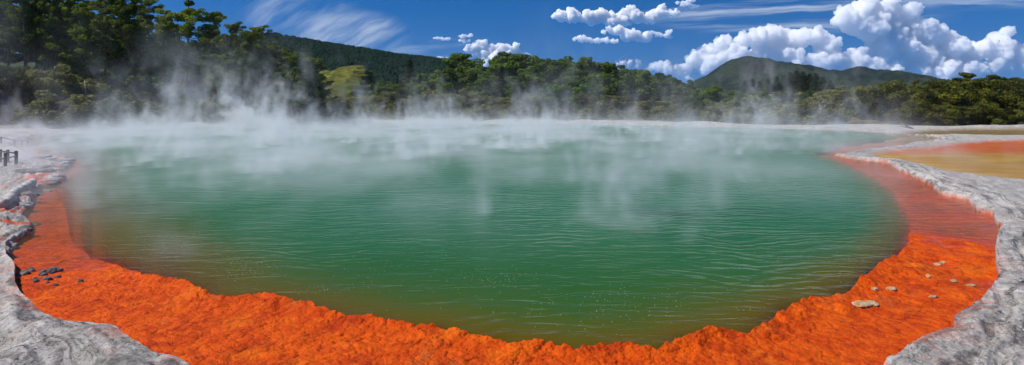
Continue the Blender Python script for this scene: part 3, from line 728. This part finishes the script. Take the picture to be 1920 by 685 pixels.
# --- middle wood
mid = [(718,150,118,'wood'),(744,158,112,'tallwood'),(768,112,135,'conifer'),(792,138,128,'wood'),(812,150,116,'wood'),(836,128,126,'wood'),(862,99,132,'tallwood'),(884,116,126,'tallwood'),(905,140,118,'wood'),
 (926,103,128,'wood'),(950,97,132,'wood'),(974,100,130,'tallwood'),(985,128,112,'wood'),(1002,106,128,'wood'),(1028,109,130,'wood'),(1052,106,128,'tallwood'),(1066,136,110,'wood'),(1078,110,132,'wood'),(1098,107,126,'wood'),
 (1122,114,128,'wood'),(1140,140,110,'wood'),(1148,119,130,'tallwood'),(1172,124,126,'tallwood'),(1196,129,128,'tallwood'),(1216,128,124,'wood'),(1240,136,122,'wood'),(1262,144,118,'wood'),(1284,152,114,'wood'),(1306,166,108,'wood')]
for i, (px, top, D, kd) in enumerate(mid):
    d = {'wood': 'round crowned dark green tree', 'tallwood': 'tall narrow crowned tree', 'conifer': 'dark pointed conifer at the left end'}[kd]
    lab = f'{d} of the middle wood' if kd == 'conifer' else f'{d}, {ordw(i+1)} from the left in the middle wood'
    plant(f'{kd}/{i%5}', px, top, D, 'woodland_tree', lab, 'tree', 'trees of the middle wood', 1.25)
for i, (px, top, D) in enumerate([(1040,158,96),(1062,150,98),(1085,158,95),(1105,152,99)]):
    plant(f'bright/{i%3}', px, top, D, 'leafy_tree', f'bright green tree in front of the middle wood, {ordw(i+1)} from the left of four', 'tree', 'bright trees before the middle wood', 1.0)
for i, px in enumerate(range(705, 1300, 24)):
    plant(f'wood/{i%5}', px+rng.uniform(-8, 8), np.interp(px, [700, 860, 950, 1100, 1300], [172, 135, 122, 130, 168])+rng.uniform(-4, 12), rng.uniform(134, 150), 'woodland_tree',
          'dark tree filling the shade behind the middle wood', 'tree', 'trees behind the middle wood', 1.35)
# --- shrubs along the far shore
for i, px in enumerate(range(585, 1560, 21)):
    t0 = np.interp(px, [585, 700, 760, 1000, 1250, 1330, 1440, 1560], [186, 190, 194, 196, 198, 196, 184, 176])
    plant(f'scrub/{i%5}', px+rng.uniform(-6, 6), t0+rng.uniform(-7, 9), shoreD(px)+rng.uniform(4.5, 9), 'shrub',
          f'olive scrub bush on the far shore, {ordw(i+1)} from the knoll towards the right', 'shrub', 'scrub along the far shore', rng.uniform(1.1, 1.7))
for i, px in enumerate(range(600, 1300, 26)):
    plant(f'tallscrub/{i%4}', px+rng.uniform(-8, 8), np.interp(px, [600, 760, 1000, 1300], [180, 176, 180, 184])+rng.uniform(-8, 8), shoreD(px)+rng.uniform(11, 19), 'shrub',
          'grey green scrub bush standing behind the far shore scrub', 'shrub', 'scrub behind the far shore', 1.6)
# --- centre right bushes and conifers
for i, (px, top, D, kd, nm, lab, cat) in enumerate([
 (1340,160,104,'wood','leafy_tree','round dark green tree left of the pale green bush by the far shore','tree'),
 (1318,174,100,'wood','leafy_tree','small dark tree at the right end of the middle wood','tree'),
 (1400,170,100,'bright','leafy_tree','round pale green tree by the right part of the far shore','tree'),
 (1366,182,98,'bright','leafy_tree','low bright green bush between the dark and the pale round trees','tree'),
 (1375,166,125,'wood','woodland_tree','leafy tree behind the pale round tree, on its left','tree'),
 (1432,166,118,'wood','woodland_tree','leafy tree behind the pale round tree, on its right','tree'),
 (1512,168,104,'bright','leafy_tree','round pale green tree in front of the dark conifer stand','tree'),
 (1455,176,108,'wood','woodland_tree','low leafy tree left of the conifer stand','tree'),
 (1560,170,112,'wood','woodland_tree','low leafy tree right of the conifer stand','tree'),
 (1610,166,108,'wood','woodland_tree','low leafy tree under the right foot of the mountain','tree')]):
    plant(f'{kd}/{i%3}', px, top, D, nm, lab, cat, None, 1.35)
for i, (px, top) in enumerate([(1396,152),(1410,148),(1424,152),(1440,146),(1456,142),(1470,140),(1482,136),(1494,132),(1506,134),(1518,138),(1530,137),(1543,144),(1556,150)]):
    plant(f'conifer/{i%4}', px, top, rng.uniform(150, 170), 'conifer_tree', f'dark conifer, {ordw(i+1)} from the left in the stand below the mountain', 'tree', 'conifers below the mountain', 1.5)
# --- right hand scrub and trees behind the sinter bank
for i, (px, top, D) in enumerate([(1545,172,82),(1566,166,84),(1588,168,80),(1606,160,86),(1628,164,80),(1650,156,84),(1668,160,79)]):
    plant(f'tallscrub/{i%4}', px, top, D, 'shrub', f'dry brown green bush left of the right trees, {ordw(i+1)} from the left', 'shrub', 'dry bushes left of the right trees', 1.5)
right = [(1645,166,76,'olive'),(1672,156,80,'olive'),(1694,152,76,'olive'),(1716,150,81,'olive'),(1738,158,75,'olive'),(1758,152,79,'olive'),(1776,158,74,'olive'),(1795,146,78,'olive'),
 (1828,128,80,'layered'),(1850,150,73,'olive'),(1872,146,78,'olive'),(1893,140,80,'layered'),(1910,152,73,'olive'),(1930,134,80,'layered'),(1955,145,75,'olive'),(1985,138,79,'layered'),(2020,140,76,'olive')]
for i, (px, top, D, kd) in enumerate(right):
    d = {'olive': 'dense olive green bush', 'layered': 'wide tree with layered foliage'}[kd]
    plant(f'{kd}/{i%4}', px, top, D, 'broadleaf_tree' if kd == 'layered' else 'shrub', f'{d}, {ordw(i+1)} from the left behind the right sinter bank', 'tree' if kd == 'layered' else 'shrub', 'right hand trees and bushes', 1.1)
for i, px in enumerate(range(1690, 2020, 24)):
    plant(f'olive/{i%4}', px+rng.uniform(-6, 6), 196+rng.uniform(-8, 8), rng.uniform(69.5, 71.5), 'shrub', f'low dark bush at the foot of the right trees, {ordw(i+1)} from the left', 'shrub', 'low bushes under the right trees', 1.5)
# --- left bank bushes
for i, (px, top, D) in enumerate([(-20,118,64),(10,124,62),(36,142,63),(62,148,65),(88,152,66)]):
    plant(f'olive/{i%4}', px, top, D, 'shrub', f'olive bush on top of the brown bank, {ordw(i+1)} from the left', 'shrub', 'bushes on the left bank', 1.1)

# ------------------------------------------------------------------ clouds
def cloud_material(dens):
    m, n, out = material('cloud')
    v_ = n.new('ShaderNodeVolumeScatter', {'Color': (1, 1, 1), 'Density': dens, 'Anisotropy': .0}); L(n, v_.outputs[0], out.inputs['Volume']); return m
M_cloud = cloud_material(.027); M_puff = cloud_material(.07); CD = 9000.0
def cloud(label, blobs, seed, vox, amp, D=CD, flat=None, puffs=12):
    R = np.random.RandomState(seed); Vs = []; Fs = []; nn = 0
    v1, f1 = ICO[2]
    def sph(c, r):
        nonlocal nn
        Vs.append(c+v1*r); Fs.append(f1+nn); nn += len(v1)
    bl = []
    for px, py, rp in blobs:
        if rp < 13 and puffs < 12:
            for _ in range(13): bl.append((px+R.normal(0, rp*.85), py+abs(R.normal(0, rp*.5))*-1+rp*.3, max(rp*R.uniform(.25, .7), 1.7)))
        else: bl += [(px, py, rp*.92), (px+R.normal(0, rp*.6), py+R.normal(0, rp*.4), rp*.66), (px+R.normal(0, rp*.6), py+R.normal(0, rp*.4), rp*.62)]
    for px, py, rp in bl:
        c = np.array(at(px, py, D))+np.array([0, R.uniform(-1, 1)*rp*D/F*.6, 0]); r = rp*D/F*.98; sph(c, r)
        for i in range(7):
            d = R.normal(0, 1, 3); d[2] = abs(d[2])*.8-.3; d /= np.linalg.norm(d); sph(c+d*r*R.uniform(1.0, 1.22), max(r*R.uniform(.06, .15), vox*1.3))
        for i in range(puffs):
            d = R.normal(0, 1, 3); d[2] = abs(d[2])*.9-.15; d /= np.linalg.norm(d); r2 = r*R.uniform(.28, .5); c2 = c+d*r*.88; sph(c2, r2)
            for j in range(4):
                d2 = d+R.normal(0, .6, 3); d2 /= np.linalg.norm(d2); sph(c2+d2*r2*.85, r2*R.uniform(.3, .55))
    me = np_mesh('cloud', np.concatenate(Vs), np.concatenate(Fs), np.full(sum(len(f) for f in Fs), 3))
    o = bpy.data.objects.new('cumulus_cloud', me); COL.objects.link(o)
    md = o.modifiers.new('r', 'REMESH'); md.mode = 'VOXEL'; md.voxel_size = vox
    dg = bpy.context.evaluated_depsgraph_get(); me2 = bpy.data.meshes.new_from_object(o.evaluated_get(dg)); o.modifiers.clear(); o.data = me2
    bpy.data.meshes.remove(me); me2.name = 'cloud'
    nv_ = len(me2.vertices); co_ = np.zeros(nv_*3, np.float32); me2.vertices.foreach_get('co', co_); co_ = co_.reshape(-1, 3).astype(float)
    no_ = np.zeros(nv_*3, np.float32); me2.vertices.foreach_get('normal', no_); no_ = no_.reshape(-1, 3)
    dsp = np.zeros(nv_)
    for o_, (s_, a_) in enumerate(((vox*10, 1.0), (vox*5, .85), (vox*2.5, .7))):
        dsp += a_*(1-2*np.abs(vn3(co_/s_, 300+o_+seed)-.5)*1.0-.6)
    co_ += no_*(dsp*amp)[:, None]
    me2.vertices.foreach_set('co', co_.astype(np.float32).ravel()); me2.update()
    for p in me2.polygons: p.use_smooth = True
    me2.materials.clear(); me2.materials.append(M_cloud if puffs >= 12 else M_puff)
    tag(o, label, 'cloud', 'cumulus clouds'); return o
cloud('huge towering white cloud with grey base above the right trees',
 [(1590,38,24),(1612,24,20),(1650,22,20),(1690,34,24),(1636,52,32),(1684,68,32),(1720,62,26),(1748,66,20),(1602,52,20),(1660,90,24),(1760,62,14),(1700,92,18),
  (1604,112,22),(1590,134,20),(1630,132,26),(1664,140,24),(1712,140,26),(1744,108,30),(1776,90,20),(1790,112,28),(1820,106,26),(1846,92,20),(1872,78,16),(1888,62,11),(1880,98,24),(1912,104,22),(1762,140,26),(1814,138,26),(1866,132,24),(1918,128,24),(1950,110,26)], 1, 10, 26)
cloud('broad heaped white cloud rising behind the mountain',
 [(1226,126,9),(1248,132,14),(1280,138,18),(1300,114,16),(1330,104,20),(1356,84,16),(1330,130,24),(1376,108,26),(1420,76,20),(1446,66,18),(1470,84,28),(1500,74,20),(1528,72,18),(1550,90,22),(1560,112,20),(1530,122,24),(1480,118,28),(1424,114,28),(1584,122,14)], 2, 10, 25)
cloud('row of small white puffs, the longer bank high in the middle sky', [(1058,33,12),(1074,31,13),(1090,35,12),(1104,33,14),(1122,31,15),(1142,36,14),(1160,40,12),(1170,44,8)], 3, 9, 13, puffs=9)
cloud('small white cloud joining the right end of the high puff row', [(1174,28,11),(1190,30,14),(1208,34,12),(1218,39,8)], 4, 8, 12, puffs=9)
cloud('oval white cloud, rightmost of the high puff row', [(1226,26,9),(1240,25,11),(1250,26,7)], 5, 7, 10, puffs=9)
cloud('thin flat white cloud below the high puff row', [(1090,75,7),(1104,76,7),(1120,77,7),(1136,76,7),(1150,78,6)], 6, 4, 6, D=8000.0, puffs=8)
cloud('lens shaped white cloud right of the thin flat one', [(1142,60,8),(1158,62,12),(1176,66,14),(1194,70,11),(1208,74,7)], 7, 6, 10, D=7700.0, puffs=9)
cloud('tiny ragged cloud right of the lens shaped cloud', [(1228,63,4),(1236,67,5),(1252,64,6),(1253,70,4)], 8, 4, 7, D=7600.0, puffs=6)
cloud('ragged scrap of cloud at the top edge of the sky', [(1282,6,5),(1292,9,6),(1302,13,5),(1298,2,4)], 9, 5, 10, puffs=6)
cloud('white cloud showing above the left of the middle wood', [(884,96,9),(894,90,10),(908,88,9),(922,96,12),(944,92,11),(964,98,10),(980,106,8),(900,108,14),(930,110,14),(908,122,12)], 10, 9, 13, puffs=9)
cloud('tiny white puff above the far ridge', [(820,72,3),(830,74,4),(840,74,3)], 11, 4, 6, puffs=6)
cloud('pair of tiny puffs left of the cloud above the wood', [(866,70,3),(878,67,4),(872,78,5)], 12, 4, 6, puffs=6)
cloud('low strip of cloud just over the end of the far ridge', [(822,111,4),(836,112,5),(850,113,4)], 13, 5, 6, puffs=6)
cloud('tiny white puff low over the right of the middle wood', [(1172,113,6),(1184,114,5)], 14, 3, 4, puffs=6)
cloud('small puff resting on the treetops right of the middle', [(1168,124,11),(1184,126,9)], 15, 5, 6, puffs=6)

# ------------------------------------------------------------------ fences, bench, rocks
def fence(label, posts, h, rails, group=None, th=.085):
    """posts: list of (px, py_base); every post and rail is a part"""
    pts = [Vector((*gp(px, py, .22), 0)) for px, py in posts]
    for p in pts: p.z = gz(p.x, p.y)
    e = empty('wooden_fence', pts[0]); tag(e, label, 'fence', group); inv_ = -Vector(pts[0])
    for i, p in enumerate(pts):
        b = MB(); b.box((p.x+inv_.x, p.y+inv_.y, p.z+inv_.z+h/2-.1), (th, th, h+.2), rng.uniform(-.2, .2)); link('post', b.mesh('post', M_post, False), e)
    for i in range(len(pts)-1):
        for f, mt in rails:
            b = MB(); p, q_ = pts[i]+inv_, pts[i+1]+inv_
            off = Vector((0, -th*.62, 0)) if f < .9 else Vector((0, 0, .03))
            b.tube([p+off+Vector((0, 0, h*f)), (p+q_)/2+off+Vector((0, 0, h*f-.01)), q_+off+Vector((0, 0, h*f))], [th*.42]*3, 6); link('rail', b.mesh('rail', mt), e)
    return e
fence('short dark posted fence with one pale rail at the left edge', [(-30,316),(10,309),(30,304.5)], .62, [(.62, M_rail)])
fence('dark rail fence standing behind the pale railed one at the left edge', [(-34,303),(1,301),(14.6,301.5),(30.8,303.0)], .60, [(.85, M_post)])
fence('low far fence with a pale rail running from the left edge to the bench', [(-22,268.5),(2,267.5),(27,265.5),(41,264),(52,262.8)], .44, [(.9, M_rail)])
fence('faint far fence running from the bench towards the steam', [(70,262),(88,260),(108,259),(128,258),(152,256.5)], .30, [(.9, M_rail)])
bx_, by_ = gp(61, 262.5, .3); bz_ = gz(bx_, by_)
e = empty('bench', (bx_, by_, bz_), .05); tag(e, 'dark wooden bench beside the far fence on the left shore', 'bench')
b = MB(); b.box((0, 0, .22), (.62, .24, .05)); link('seat', b.mesh('seat', M_post, False), e)
b = MB(); b.box((0, .13, .42), (.62, .05, .15)); link('backrest', b.mesh('backrest', M_post, False), e)
for sx in (-1, 1):
    b = MB(); b.box((sx*.28, .13, .2), (.05, .045, .58)); b.box((sx*.28, -.06, .08), (.05, .05, .24)); link('leg', b.mesh('leg', M_post, False), e)

def rock(name, label, cat, px, py, dims, mat, seed, group=None, rz=0, lift=.25, z0=.1, flat=1.0):
    v_, f_ = ICO[4]; v_ = v_.copy()
    d = .75+.5*vn3(v_*1.6+seed, seed)+.25*vn3(v_*4+seed, seed+3)+.12*vn3(v_*10+seed, seed+5)
    a1, a2, _ = worley(v_[:, 0]*1.5+v_[:, 2]+seed, v_[:, 1]*1.5-v_[:, 2], seed); d += .25*(a2-a1)
    v_ = v_*d[:, None]
    if flat: v_[:, 2] = np.clip(v_[:, 2], -.8, .62+.08*vn3(v_*3, seed))
    v_ = v_*np.array(dims)*.5
    x_, y_ = gp(px, py, z0)
    me = np_mesh(name, v_, f_, np.full(len(f_), 3), True, [mat])
    o = link(name, me); o.location = (x_, y_, gz(x_, y_)+dims[2]*lift); o.rotation_euler = (0, 0, rz)
    return tag(o, label, cat, group)
rock('flat_rock', 'dark flat slab lying just behind the pale log', 'rock', 62, 322, (1.3, .55, .22), M_rock, 3)
rock('flat_rock', 'dark slab right of the slab behind the pale log', 'rock', 84, 314, (.8, .5, .22), M_rock, 5)
edge = [(70,296),(84,297),(97,298),(110,300),(121,301),(124,306),(116,312),(104,318),(108,330),(96,340),(78,348),(62,354),(52,368),(47,384),(60,408),(48,430),(20,452),(8,470)]
for i, (px, py) in enumerate(edge):
    s_ = (py-190)/150.0
    rock('shore_rock', f'rough grey rock on the left waterline, {ordw(i+1)} from the fences towards the viewer', 'rock', px, py, (rng.uniform(.35, .6)/max(s_, .75), rng.uniform(.22, .38)/max(s_, .75), rng.uniform(.13, .2)), M_rock if i % 3 == 0 else M_greyrock, 20+i, 'rocks on the left waterline', rng.uniform(-.6, .6), .05, .1, 0)
peb = [(54,506,.16),(66,503,.12),(76,510,.15),(88,508,.2),(98,512,.17),(104,518,.13),(80,520,.14),(60,516,.18),(92,524,.12),(62,531,.10),(99,536,.09),(110,520,.1),(70,523,.08),(46,512,.11),(138,532,.10),(112,534,.08)]
for i, (px, py, s_) in enumerate(peb):
    px += rng.uniform(-14, 14); py += rng.uniform(-7, 7); s_ *= rng.uniform(.6, 1.05)
    rock('stone', 'small dark stone lying on the orange crust near the left rim', 'stone', px, py, (s_*.9, s_*.7, s_*.6), M_rock, 60+i, 'dark stones on the left orange crust', rng.uniform(0, 3), .12, .05, 0)
crusts = [(1614,578,.42,.24),(1634,576,.30,.2),(1582,588,.1,.08),(1640,548,.16,.1),(1655,546,.2,.1),(1672,545,.22,.12),(1697,540,.16,.12),(1740,519,.1,.1),(1757,526,.15,.14),(1758,495,.17,.13),(1768,489,.16,.1),(1776,491,.12,.08),(1788,525,.2,.07),(1803,529,.26,.07),(1822,534,.26,.07),(1838,537,.18,.06),(1735,556,.16,.06),(1750,560,.2,.06),(1768,566,.2,.06),(1782,574,.2,.07)]
crusts = [c for i, c in enumerate(crusts) if i not in (2, 4, 6, 8, 11, 13, 15, 16, 18, 19)]
for i, (px, py, wx_, wy_) in enumerate(crusts):
    lab = 'widest pale crusted lump on the right orange shelf' if i == 0 else f'pale crusted lump on the right orange shelf, {ordw(i+1)} from the widest one outward'
    rock('crust_lump', lab, 'crust', px, py, (wx_*.5, wy_*.7, .04+.13*wy_), M_crust, 90+i, 'pale crusts on the right orange shelf', rng.uniform(-.3, .3)+(.0 if i < 12 else -.35), .2, .05, 0)
# log
b = MB(); pts = []
for px, py in [(62,336),(52,343),(40,348),(30,354),(22,362),(14,372),(6,380)]:
    x_, y_ = gp(px, py, .3); pts.append((x_, y_, gz(x_, y_)+.12+rng.uniform(-.03, .04)))
P = []
for i in range(len(pts)-1):
    for t_ in (0, .33, .66): P.append(np.array(pts[i])*(1-t_)+np.array(pts[i+1])*t_+NR.normal(0, .025, 3))
P.append(np.array(pts[-1])); c0 = P[0].copy(); P = [p-c0 for p in P]
b.tube(P, [.11+.035*math.sin(i*2.1)+NR.uniform(-.025, .025) for i in range(len(P))], 12)
o = link('log', b.mesh('log', M_pale)); o.location = c0; tag(o, 'pale weathered log lying on the grey sinter at the left edge', 'log')
# fallen dead branches in front of the right trees
x_, y_ = gp(1712, 240, .3); zb = gz(x_, y_)
e = empty('dead_branch', (x_, y_, zb)); tag(e, 'bleached fallen branches lying before the right trees', 'branch')
for i in range(7):
    b = MB(); a = rng.uniform(-.5, .6); l = rng.uniform(1.2, 2.6)
    b.tube([(0, 0, .05), (-l*.5*math.cos(a), rng.uniform(-.3, .3), .1+l*.28*abs(math.sin(a))+.1), (-l*math.cos(a), rng.uniform(-.5, .5), .25+l*.5*abs(math.sin(a)))], [.05, .035, .012], 5); link('branch', b.mesh('branch', M_pale), e)
# bleached dead trunks at the edge of the left grove
for i, (px, top, D) in enumerate([(118,150,70),(160,152,71)]):
    x_ = (px-960)*D/F; zb = gz(x_, D); hh_ = H-(top-YH)*D/F-zb; b = MB()
    b.tube([(0, 0, -.2), (rng.uniform(-.15, .15), 0, hh_*.5), (rng.uniform(-.3, .3), 0, hh_)], [.09, .07, .03], 6)
    for j in range(3):
        zz_ = hh_*rng.uniform(.5, .9); a = rng.choice((-1, 1))*rng.uniform(.5, 1); b.tube([(0, 0, zz_), (a, .1, zz_+.5)], [.03, .01], 4)
    o = link('dead_tree', b.mesh('dead_tree', M_pale)); o.location = (x_, D, zb); tag(o, f'bleached dead trunk at the foot of the left grove, {ordw(i+1)} from the left of two', 'dead tree', 'bleached dead trunks')

# loose grit on the grey sinter near the viewer
pts_x = NR.uniform(-9, 9, 9000); pts_y = NR.uniform(5.5, 15, 9000); gg = ground(pts_x, pts_y)
kk_ = (gg['dg'] > .25) & (fbm(pts_x*.9, pts_y*.9, 3, 301) > .5); pts_x, pts_y, pz = pts_x[kk_], pts_y[kk_], gg['z'][kk_]
v_, f_ = ICO[1]; VV = []; FF = []
for i in range(len(pts_x)):
    s_ = .008+.028*NR.uniform()**3; VV.append(v_*np.array([s_, s_*NR.uniform(.6, 1), s_*.6])*NR.uniform(.75, 1.25, (len(v_), 1))+np.array([pts_x[i], pts_y[i], pz[i]+s_*.2])); FF.append(f_+i*len(v_))
tag(link('gravel', np_mesh('gravel', np.concatenate(VV), np.concatenate(FF), np.full(sum(len(f) for f in FF), 3), False, [M_greyrock])), 'loose dark grit scattered on the near grey sinter', kind='stuff')

# ------------------------------------------------------------------ bubbles on the water
bv, bf = ICO[1]; VV = []; FF = []; nn = 0
def bub(px, py, s_):
    global nn
    x_, y_ = gp(px, py, 0); VV.append(bv*np.array([s_, s_, s_*.7])+np.array([x_, y_, s_*.3])); FF.append(bf+nn); nn += len(bv)
for (cx_, cy_, rx_, ry_, k) in [(330,455,70,22,160),(470,500,60,18,170),(600,545,60,10,60),(930,520,70,14,110),(1150,570,220,36,260),(760,500,120,45,110),(1500,480,140,50,70)]:
    for i in range(k*2//3):
        bub(cx_+rng.gauss(0, rx_*.6), cy_+rng.gauss(0, ry_*.6), rng.uniform(.004, .0075))
m, n, out = material('bubble film')
p = n.new('ShaderNodeBsdfPrincipled', {'Base Color': (.45, .5, .40), 'Roughness': .2}); L(n, p.outputs[0], out.inputs[0])
tag(link('bubbles', np_mesh('bubbles', np.concatenate(VV), np.concatenate(FF), np.full(sum(len(f) for f in FF), 3), True, [m])), 'scattered tiny gas bubbles on the green water', 'bubbles', kind='stuff')

# ------------------------------------------------------------------ steam: a volume filled from fields
def steam():
    ng = bpy.data.node_groups.new('steam', 'GeometryNodeTree')
    ng.interface.new_socket('Geometry', in_out='INPUT', socket_type='NodeSocketGeometry')
    ng.interface.new_socket('Geometry', in_out='OUTPUT', socket_type='NodeSocketGeometry')
    n = N(ng); out = n.new('NodeGroupOutput')
    pos = n.new('GeometryNodeInputPosition').outputs[0]; x, y, z = n.xyz(pos)
    def noi(vec, sc, det, rough=.55, dist=0.0):
        nd = n.new('ShaderNodeTexNoise', {'Vector': vec, 'Scale': sc, 'Detail': det, 'Roughness': rough, 'Distortion': dist}); return nd.outputs[0]
    cx, cy, rx, ry = -3.0, 50.0, 55.0, 41.0
    e = n.m('SUBTRACT', 1.0, n.m('ADD', n.m('POWER', n.m('DIVIDE', n.m('SUBTRACT', x, cx), rx), 2.0), n.m('POWER', n.m('DIVIDE', n.m('SUBTRACT', y, cy), ry), 2.0)))
    mask = n.rng(e, 0.0, .30)
    side = n.m('MULTIPLY', n.rng(x, 24, -8, .50, 1.2), n.rng(n.m('SUBTRACT', x, n.m('MULTIPLY', n.m('MAXIMUM', n.m('SUBTRACT', y, 45.0), 0.0), .9)), 31, 19))
    dist = n.rng(n.m('SUBTRACT', y, n.m('MULTIPLY', x, .25)), 11, 42, .26, 1.0)
    big = noi(n.vm('MULTIPLY', pos, (.055, .055, .02)), 1.0, 3)
    hgt = n.rng(big, .40, .68, .45, 3.6)
    wis = noi(n.vm('ADD', n.vm('MULTIPLY', pos, (.66, .48, .33)), (3.1, 7.7, 0)), 1.0, 6, .62, .9)
    wi = n.m('MULTIPLY', n.rng(wis, .552, .69), n.rng(noi(n.vm('ADD', n.vm('MULTIPLY', pos, (.13, .13, .04)), (9.3, 1.7, 4.0)), 1.0, 3, .5, .4), .40, .62))
    fall = n.m('EXPONENT', n.m('MULTIPLY', n.m('POWER', n.m('DIVIDE', z, hgt), 1.3), -1.0))
    low = noi(n.vm('MULTIPLY', pos, (.16, .12, .3)), 1.0, 5, .6, .5)
    lo = n.m('MULTIPLY', n.rng(low, .40, .68), n.m('EXPONENT', n.m('MULTIPLY', z, -2.2)))
    topf = n.rng(z, 9.2, 6.5)
    d = n.m('ADD', n.m('MULTIPLY', n.m('MULTIPLY', wi, fall), WISP), n.m('MULTIPLY', lo, LOWD))
    d = n.m('MULTIPLY', n.m('MULTIPLY', n.m('MULTIPLY', d, mask), n.m('MULTIPLY', side, dist)), topf)
    vc = n.new('GeometryNodeVolumeCube', {'Density': d, 'Background': 0.0, 'Min': (-60, 9, .03), 'Max': (48, 92, 9.3), 'Resolution X': 420, 'Resolution Y': 310, 'Resolution Z': 52})
    sm = n.new('GeometryNodeSetMaterial', {'Geometry': vc.outputs[0], 'Material': M_steam}); L(n, sm.outputs[0], out.inputs[0])
    vd = bpy.data.volumes.new('steam'); vd.materials.append(M_steam)
    o = bpy.data.objects.new('steam', vd); COL.objects.link(o)
    md = o.modifiers.new('steam', 'NODES'); md.node_group = ng
    tag(o, 'white steam drifting in wisps over the hot water', 'steam', kind='stuff'); return o
WISP, LOWD = 1.6, .36
m, n, out = material('steam'); M_steam = m
pv = n.new('ShaderNodeVolumePrincipled', {'Color': (.97, .98, 1), 'Density': 1.0, 'Anisotropy': .0}); L(n, pv.outputs[0], out.inputs['Volume'])
steam()
# ------------------------------------------------------------------ air between here and the mountain
m, n, out = material('air'); pv = n.new('ShaderNodeVolumePrincipled', {'Color': (.62, .78, 1), 'Density': .00002, 'Anisotropy': .0}); L(n, pv.outputs[0], out.inputs['Volume'])
hv = [(x_, y_, z_) for z_ in (-3, 420) for x_, y_ in ((-6100, -30), (6100, -30), (6100, 5100), (-6100, 5100))]
tag(link('haze', np_mesh('haze', hv, [0,3,2,1, 4,5,6,7, 0,1,5,4, 1,2,6,5, 2,3,7,6, 3,0,4,7], [4]*6, False, [m])), 'thin blue air', kind='stuff')
